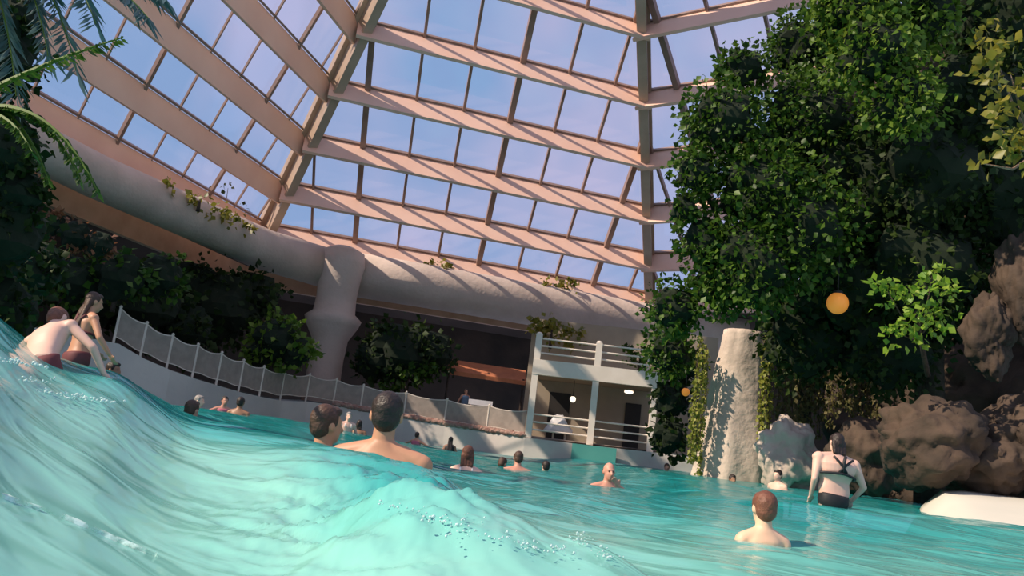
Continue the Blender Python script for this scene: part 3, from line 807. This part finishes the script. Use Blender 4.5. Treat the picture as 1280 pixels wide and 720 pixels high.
    for kind, m in clothes:
        bm = nb()
        if kind == 'trunks':
            loft(bm, [(T((0, 0, z)), rx*s*1.07, ry*s*1.12, None) for z, rx, ry in ((.80, hw*1.02, .12), (.88, hw*1.04, .122), (.95, hw*1.02, .116), (1.02, hw*.95, .108))])
            for q in (-1, 1): cap(bm, Vector((q*.09, 0, .86))*s, Vector((q*.10, -.012-hip_bend*.2, .58))*s, .10*s, .085*s)
            remeshed('swim_trunks', bm, m, .013, e, 4)
        if kind == 'bottoms':
            loft(bm, [(T((0, .004, z)), rx*s*1.06, ry*s*1.14, None) for z, rx, ry in ((.80, .10, .10), (.84, hw*.92, .118), (.90, hw*1.0, .124), (.96, hw*1.02, .120), (.99, hw*.98, .112))])
            obj('bikini_bottoms', bm, m, e, True)
        if kind == 'bikini':
            def surf(x, z): # a point on the back
                rx, ry = .172*build, .115*build
                return T((x, .010+ry*math.sqrt(max(.05, 1-(x/rx)**2)), z))
            def ringp(a, z): return T((.170*build*math.cos(a), .008+.118*build*math.sin(a), z))
            pts = [ringp(2*math.pi*k/36, 1.235-.02*abs(math.cos(2*math.pi*k/36))) for k in range(37)]
            tube(bm, pts, .016*s, 8)
            tube(bm, [surf(-.13, 1.43), surf(-.07, 1.38), surf(0, 1.31), surf(.05, 1.25)], .016*s, 8)
            tube(bm, [surf(.13, 1.43), surf(.07, 1.38), surf(0, 1.31), surf(-.05, 1.25)], .016*s, 8)
            tube(bm, [surf(-.015, 1.45), surf(0, 1.38), surf(0, 1.25)], .02*s, 8)
            for q in (-1, 1): ell(bm, T((q*.075, -.09, 1.27)), (.072*s, .05*s, .062*s))
            obj('bikini_top', bm, m, e, True)
        if kind == 'top':
            loft(bm, [(T((0, .008, z)), rx*s*1.06, ry*s*1.09, RI) for z, rx, ry in ((1.0, .15, .106), (1.14, .145*build, .10), (1.26, .16*build, .11), (1.35, .176*build, .113), (1.41, .168*build, .096), (1.445, .13, .082))])
            obj('swim_top', bm, m, e, True)
        if kind == 'straps':
            for q in (-1, 1):
                tube(bm, [T((q*.09, .122*build, 1.25)), T((q*.085, .112*build, 1.36)), T((q*.08, .07, 1.45)), T((q*.085, -.07, 1.43)), T((q*.09, -.118, 1.33))], .012*s, 6)
            obj('swimsuit_straps', bm, m, e, True)
    # place: crown of the head on its sight line
    crown = TH_((0, .015, .125))
    cw = Matrix.Rotation(face, 3, 'Z') @ (Matrix.Rotation(roll, 3, 'Y') @ crown)
    e.location = at(px, py, y) - cw
    return e
PI = math.pi
dn = {'R': ((-.12, .05, -.27), (-.2, -.06, -.48)), 'L': ((.12, .05, -.27), (.2, -.06, -.48))}
out_ = {'R': ((-.26, -.05, -.10), (-.46, -.14, -.16)), 'L': ((.26, -.05, -.10), (.46, -.14, -.16))}
# big man from behind
person('man with short dark hair seen from behind, bare tanned back above the churning wave', 487, 490, 4.35, 1.80, PI-.15, 'tan', 'hairdark', 'short', -.06, dn, [('trunks', 'blue_cloth')], voxel=.010, build=1.12, headturn=.25)
person('brown haired boy low in the water to the left of the big bare backed man', 410, 506, 4.6, 1.60, PI-.5, 'tan', 'hairbrown', 'short', -.05, dn, [('trunks', 'black')], voxel=.010, headturn=-.3)
person('boy with red brown hair seen from behind, pale shoulders just above water', 957, 614, 4.9, 1.48, PI+.05, 'fair', 'hairred', 'short', 0, dn, [('trunks', 'black')], voxel=.010, build=.80)
person('woman in a black bikini wading away beside the boulders', 1046, 542, 9.6, 1.64, PI+.15, 'pale', 'hairdark', 'mid', .10, {'R': ((-.14, .02, -.25), (-.10, -.16, -.42)), 'L': ((.05, .03, -.28), (-.02, -.14, -.46))}, [('bikini', 'black'), ('bottoms', 'black')], female=True, voxel=.010, roll=-.10, headnod=.15, build=1.45)
person('balding man facing the camera with one hand raised to his chin', 762, 578, 11, 1.75, .25, 'ruddy', 'hairbrown', 'bald', 0, {'R': dn['R'], 'L': ((.06, -.20, -.12), (-.13, -.24, .06))}, [('trunks', 'blue_cloth')], voxel=.010, build=1.05)
person('tanned girl with long wet hair standing chest high at the left, leaning', 120, 366, 9.0, 1.62, PI-.7, 'tan', 'hairbrown', 'long', .12, {'R': ((-.16, -.06, -.24), (-.2, -.2, -.4)), 'L': ((.14, -.1, -.22), (.1, -.3, -.3))}, [('bikini', 'maroon'), ('bottoms', 'maroon')], female=True, voxel=.012, roll=.12)
person('pale shouldered bather with red brown hair bending in front of the long haired girl', 76, 390, 4.72, 1.12, PI-.1, 'pale', 'hairred', 'short', .75, {'R': ((-.14, -.18, -.2), (-.12, -.4, -.3)), 'L': ((.14, -.18, -.2), (.12, -.4, -.3))}, [('trunks', 'maroon')], voxel=.010, roll=.5)
person('swimmer with only a dark head showing behind the crest, below the fence start', 143, 452, 11, 1.60, PI/2, 'brownskin', 'hairdark', 'short', 0, dn, voxel=.016)
person('brown haired bather facing the wall alone in the dark trough', 242, 500, 9.5, 1.62, PI-.3, 'ruddy', 'hairbrown', 'short', 0, dn, voxel=.016)
person('grey haired swimmer just beyond the lone brown haired bather', 250, 494, 17, 1.7, PI/2, 'pale', 'hairgrey', 'short', 0, dn, voxel=.016)
person('child in a pink top beside a dark haired swimmer near the left wall', 282, 495, 17, 1.45, .6, 'ruddy', 'hairdark', 'short', 0, out_, [('top', 'pink')], voxel=.016)
person('dark haired swimmer to the right of the child in pink by the left wall', 302, 496, 16.5, 1.65, PI, 'brownskin', 'hairdark', 'short', 0, dn, [('trunks', 'black')], voxel=.016)
person('fair skinned grey blond bather between the two heads of boy and big man', 437, 515, 20, 1.55, .4, 'pale', 'hairgrey', 'short', 0, dn, [('straps', 'white_cloth')], voxel=.018)
person('dark haired bather close beside the grey blond one in front of the pale wall', 450, 525, 20.5, 1.5, PI, 'brownskin', 'hairdark', 'mid', 0, dn, voxel=.018)
person('small child in a pink top wading at the foot of the pale wall', 522, 540, 25, 1.45, PI-.4, 'tan', 'hairdark', 'short', 0, out_, [('top', 'pink')], voxel=.02)
person('dark silhouette of a long haired bather at the foot of the pale wall', 564, 546, 25.5, 1.55, PI, 'brownskin', 'hairdark', 'long', 0, dn, [('top', 'black')], female=True, voxel=.02)
person('red haired woman with white swimsuit straps, arms spread on the water', 586, 557, 10.5, 1.62, PI+.1, 'pale', 'hairred', 'mid', .05, {'R': ((-.26, -.02, -.12), (-.42, -.16, -.20)), 'L': ((.26, -.02, -.12), (.46, -.12, -.22))}, [('straps', 'white_cloth')], female=True, voxel=.012)
person('broad backed brown haired man facing the wall, centre of the far group', 649, 564, 14, 1.75, PI+.1, 'ruddy', 'hairbrown', 'short', .12, dn, [('trunks', 'black')], voxel=.014, build=1.1)
person('bather bending low beside the broad backed man of the far group', 630, 572, 14.4, 1.55, PI-.6, 'ruddy', 'hairbrown', 'short', .3, dn, [('trunks', 'maroon')], voxel=.014)
person('dark haired head floating right of the broad backed man', 683, 576, 16, 1.6, PI+.3, 'pale', 'hairdark', 'short', 0, dn, voxel=.016)
person('tiny pale faced swimmer near the wall left of the pillar', 834, 579, 24, 1.7, 0, 'ruddy', 'hairbrown', 'short', 0, dn, voxel=.02)
person('swimmer with a dark head at the foot of the concrete pillar', 916, 593, 19, 1.7, .2, 'brownskin', 'hairdark', 'short', 0, dn, voxel=.02)
person('swimmer with dark hair in front of the pale rock right of the pillar', 973, 587, 17, 1.7, -1.0, 'pale', 'hairdark', 'short', 0, dn, voxel=.02)
# bystander on the deck
ps = person('person in blue grey clothes standing on the deck behind the fence', 583, 486, 36.2, 1.7, .5, 'tan', 'hairdark', 'short', 0, dn, [('top', 'blue_cloth'), ('trunks', 'blue_cloth')], voxel=.02)
ps['group'] = 'people on the deck'

# ------------------------------------------------------------------ planting
# right-hand trees
tr = [B(905, 150, 17, 62), B(870, 215, 17, 38), B(950, 235, 17, 75), B(1010, 150, 18, 85), B(880, 300, 17.2, 40), B(940, 330, 17, 75), B(855, 260, 17, 26), B(905, 350, 17.5, 52),
      B(930, 85, 17.5, 40), B(1000, 280, 17, 85), B(842, 385, 18, 40), B(838, 440, 22, 38), B(1000, 60, 19, 55)]
tree('weeping_fig_tree', 'large glossy dark green tree rising from behind the pillar against the dome', 'tree', tr, [ground(at(1010, 520, 24)), at(1000, 400, 23), at(970, 260, 18.5)], 'tree', .14, 1500, 'trees on the rocks', trunk_r=.28, k=.62)
tr = [B(1090, 60, 15, 70), B(1075, 0, 15, 60), B(1130, 120, 15, 60), B(1045, 20, 15.5, 45), B(1160, 20, 15.5, 60), B(1110, -60, 15, 80)]
tree('leafy_tree', 'bright mid green fine leaved tree crown at the top beside the tall dark tree', 'tree', tr, [ground(at(1150, 520, 20.5)), at(1150, 300, 20), at(1120, 90, 16)], 'bush', .14, 1500, 'trees on the rocks', trunk_r=.12, k=.6, branches=False)
tr = [B(1080, 230, 18, 95), B(1160, 220, 17, 90), B(1150, 330, 17.5, 90), B(1060, 350, 18.5, 80), B(1220, 130, 17, 90), B(1010, 420, 19.5, 65), B(1110, 430, 18.5, 70), B(1250, 20, 17, 90), B(1280, 260, 17, 90), B(1200, 380, 18.5, 60)]
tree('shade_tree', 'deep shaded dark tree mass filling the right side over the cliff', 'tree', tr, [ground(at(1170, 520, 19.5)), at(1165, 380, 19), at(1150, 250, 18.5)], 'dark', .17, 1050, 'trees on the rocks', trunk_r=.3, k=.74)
tr = [B(1150, 385, 13.5, 42), B(1110, 365, 13.5, 28), B(1180, 375, 13.5, 26), B(1130, 420, 13.6, 26), B(1165, 345, 13.6, 22)]
tree('leafy_shrub', 'sunlit lime green shrub growing out of the cliff above the boulders', 'shrub', tr, [at(1160, 470, 14.6), at(1150, 420, 14.2), at(1145, 390, 13.8)], 'lime', .13, 520, None, core=False, trunk_r=.05)
tr = [B(1262, 90, 9, 50), B(1250, 160, 9, 38), B(1285, 180, 9, 42), B(1230, 205, 9, 16), B(1240, 60, 9.2, 34), B(1290, 120, 9, 60)]
tree('creeper', 'yellow green broad leaved creeper hanging at the right edge of the photo', 'creeper', tr, [at(1330, 330, 10.5), at(1310, 200, 10), at(1280, 110, 9.3)], 'yellow', .13, 420, None, core=False, trunk_r=.06, bark='palebark')

# left side dark mass, palm and fern
tr = [B(-20, 60, 9, 75), B(-10, 180, 9, 62), B(-5, 290, 9.5, 66), B(-30, 400, 10, 80), B(20, 20, 9, 30), B(25, 240, 9.3, 35), B(40, 335, 12, 45)]
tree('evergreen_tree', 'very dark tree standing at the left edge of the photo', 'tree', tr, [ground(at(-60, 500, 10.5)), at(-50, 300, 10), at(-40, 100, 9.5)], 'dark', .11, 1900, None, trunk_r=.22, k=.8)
def frond(base, tip, sag, n, ll, m, parent, nm='frond', wid=.035):
    base, tip = Vector(base), Vector(tip); pts = []
    for k in range(n+1):
        t = k/n; pts.append(base.lerp(tip, t)+Vector((0, 0, sag*4*t*(1-t))))
    bm = nb(); tube(bm, pts, [.02*(1-.8*k/n) for k in range(n+1)], 5)
    fr = obj(nm, bm, 'bush', parent)
    P, D = [], []
    for k in range(2, n+1):
        d_ = (pts[k]-pts[k-1]).normalized(); s_ = d_.cross(Vector((0, 0, 1))).normalized()
        for q in (-1, 1):
            for j in range(2):
                P.append(pts[k].lerp(pts[k-1], j*.5)); D.append(d_*.6+s_*q*.8+Vector((0, 0, -.45))+Vector((random.gauss(0, .1),)*3))
    lf = leaves('leaflets', np.array(P), np.array([tuple(v) for v in D]), ll, m, fr, width=wid/ll*1.2, var=.2, fold=.02)
    return fr
pt = at(-40, -60, 8); pe = empty('fan_palm', ground(at(-60, 520, 9), -.2), world=True); tag(pe, 'palm with blue green feathery fronds hanging into the top left corner', 'palm')
bm = nb(); tube(bm, [pe.location, at(-60, 250, 8.6), pt], [.2, .16, .13], 10); obj('trunk', bm, 'bark', pe, True)
for (px, py, dy, sag) in ((95, 88, 7.6, .5), (60, 70, 7.8, .45), (185, 22, 7.5, .35), (205, -5, 7.9, .3), (120, 30, 7.2, .5), (20, 120, 7.7, .3), (-160, 60, 8, .5), (-120, -150, 9, .4), (60, -160, 8.6, .3)):
    frond(pt, at(px, py, dy), sag, 34, .30, 'blue', pe, wid=.018)
fe = empty('arching_fern', at(-30, 130, 4.2), world=True); tag(fe, 'bright green fern fronds arching in at the left edge, close to the lens', 'fern')
for (px, py, dy, sag) in ((122, 240, 4.0, .16), (100, 225, 4.1, .15), (60, 225, 4.2, .10), (150, 48, 4.3, .03), (40, 190, 4.0, .08)):
    frond(fe.location + Vector((random.gauss(0, .05), 0, random.gauss(0, .05))), at(px, py, dy), sag, 26, .07, 'tree', fe, wid=.010)
bm = nb(); tube(bm, [at(-45, 330, 4.5), at(-35, 200, 4.3), fe.location], [.05, .04, .03], 8); obj('stem', bm, 'bark', fe)

# bushes behind the fence under the ring beam
def bush(label, blobs, m, size, dens, nm='bush', core=True, group='bushes behind the fence'):
    c0 = blobs[0][0]; base = Vector((c0.x, c0.y, blobs[0][0].z-blobs[0][1][2]*1.1))
    return tree(nm, label, 'bush', blobs, [base, base.lerp(c0, .6), c0], m, size, dens, group, core, trunk_r=.08, branches=False)
bush('sunlit yellow green bush behind the fence left of the column', [B(345, 425, 31, 36), B(325, 445, 31, 24), B(370, 440, 31, 26)], 'bush', .26, 330)
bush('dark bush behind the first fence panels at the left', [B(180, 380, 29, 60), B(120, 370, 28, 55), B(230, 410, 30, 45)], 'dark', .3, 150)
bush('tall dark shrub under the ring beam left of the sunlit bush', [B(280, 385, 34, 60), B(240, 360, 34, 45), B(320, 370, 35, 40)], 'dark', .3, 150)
bush('mid green tall shrub hanging below the left tube beam', [B(150, 345, 24, 42), B(200, 345, 25, 36), B(100, 350, 24, 40)], 'tree', .24, 230)
bush('wide dark shrub right of the concrete column', [B(500, 440, 36.5, 48), B(470, 450, 36.5, 34), B(540, 440, 37, 36)], 'dark', .28, 200)
bush('low leafy shrub with light tips beyond the fence centre', [B(510, 470, 36, 20), B(490, 475, 36, 16), B(535, 465, 36, 18)], 'tree', .24, 260, core=False)
bush('yellowish shrub above the left end of the balcony', [B(690, 412, 36, 22), B(670, 410, 36, 14), B(715, 420, 36, 16)], 'yellow', .24, 260, core=False)
bush('rust coloured shrub beneath the tan fascia on the left', [B(95, 295, 21, 26), B(125, 305, 21, 22), B(70, 280, 21, 20)], 'rust', .16, 420)
bush('tall dark shrub between the balcony and the pillar', [B(840, 500, 27, 28), B(835, 545, 27, 28), B(850, 455, 27, 32)], 'dark', .2, 500)
bush('potted leafy plant on the upper right corner of the balcony', [B(800, 448, 33.2, 18), B(785, 445, 33.2, 12), B(815, 440, 33.2, 12)], 'tree', .18, 420, core=False)
# greenery lying on the ring beam and outside the glass
def on_beam(label, blobs, m, size, dens): bush(label, blobs, m, size, dens, 'creeping_plant', False, 'plants on the ring beam')
on_beam('creeping plant sprawling over the left tube beam below the glass', [B(250, 250, 30, 14), B(270, 262, 31, 14), B(290, 274, 32, 14), B(215, 232, 29, 10), B(310, 285, 33, 10)], 'yellow', .22, 260)
on_beam('small tuft of plants on the tube beam below the middle glass', [B(540, 332, 40, 10), B(555, 335, 40, 10)], 'yellow', .24, 300)
on_beam('plant tuft on the right part of the tube beam', [B(695, 357, 41.5, 10), B(712, 360, 41.5, 12), B(680, 353, 41.5, 8)], 'yellow', .24, 300)
tree('sapling', 'thin bare branched tree outside the left glass facet', 'tree', [B(270, 245, 42, 12), B(300, 262, 42, 12), B(285, 235, 42, 8)], [at(290, 330, 42), at(283, 280, 42), at(275, 245, 42)], 'dark', .25, 60, None, core=False, trunk_r=.1)

# ------------------------------------------------------------------ light
w = bpy.data.worlds.new('sky'); SC.world = w; w.use_nodes = True; nt = w.node_tree; bg = nt.nodes['Background']
tc = nt.nodes.new('ShaderNodeTexCoord'); n = nt.nodes.new('ShaderNodeTexNoise'); n.inputs['Scale'].default_value = 4.5; n.inputs['Detail'].default_value = 3
nt.links.new(tc.outputs['Generated'], n.inputs['Vector'])
r = nt.nodes.new('ShaderNodeValToRGB'); r.color_ramp.elements[0].position = .38; r.color_ramp.elements[1].position = .62
r.color_ramp.elements[0].color = (.26, .39, .62, 1); r.color_ramp.elements[1].color = (.47, .47, .66, 1)
nt.links.new(n.outputs['Fac'], r.inputs['Fac']); nt.links.new(r.outputs['Color'], bg.inputs['Color']); bg.inputs['Strength'].default_value = 1.12
sd = bpy.data.lights.new('sun', 'SUN'); sd.energy = 6.0; sd.color = (1, .84, .66); sd.angle = math.radians(.6)
so = bpy.data.objects.new('sun', sd); C.objects.link(so)
so.rotation_euler = (-Vector((-.74, -.27, .62))).to_track_quat('-Z', 'Y').to_euler(); so.location = (-30, 10, 40)

fm = MT['foam']; nt = fm.node_tree; tcn = nt.nodes.new('ShaderNodeTexCoord'); nn_ = nt.nodes.new('ShaderNodeTexNoise'); nn_.inputs['Scale'].default_value = 22; nn_.inputs['Detail'].default_value = 5
rr_ = nt.nodes.new('ShaderNodeValToRGB'); rr_.color_ramp.elements[0].position = .42; rr_.color_ramp.elements[1].position = .60
tt_ = nt.nodes.new('ShaderNodeBsdfTransparent'); mm_ = nt.nodes.new('ShaderNodeMixShader')
nt.links.new(tcn.outputs['Object'], nn_.inputs['Vector']); nt.links.new(nn_.outputs['Fac'], rr_.inputs['Fac']); nt.links.new(rr_.outputs['Color'], mm_.inputs[0])
nt.links.new(tt_.outputs[0], mm_.inputs[1]); nt.links.new(nt.nodes['Principled BSDF'].outputs[0], mm_.inputs[2]); nt.links.new(mm_.outputs[0], nt.nodes['Material Output'].inputs[0])

for o in SC.objects:
    if '_world' in o: del o['_world']
vs_ = SC.view_settings; vs_.view_transform = 'Standard'; vs_.look = 'None'; vs_.gamma = 1; vs_.use_curve_mapping = False; vs_.exposure = 0.0
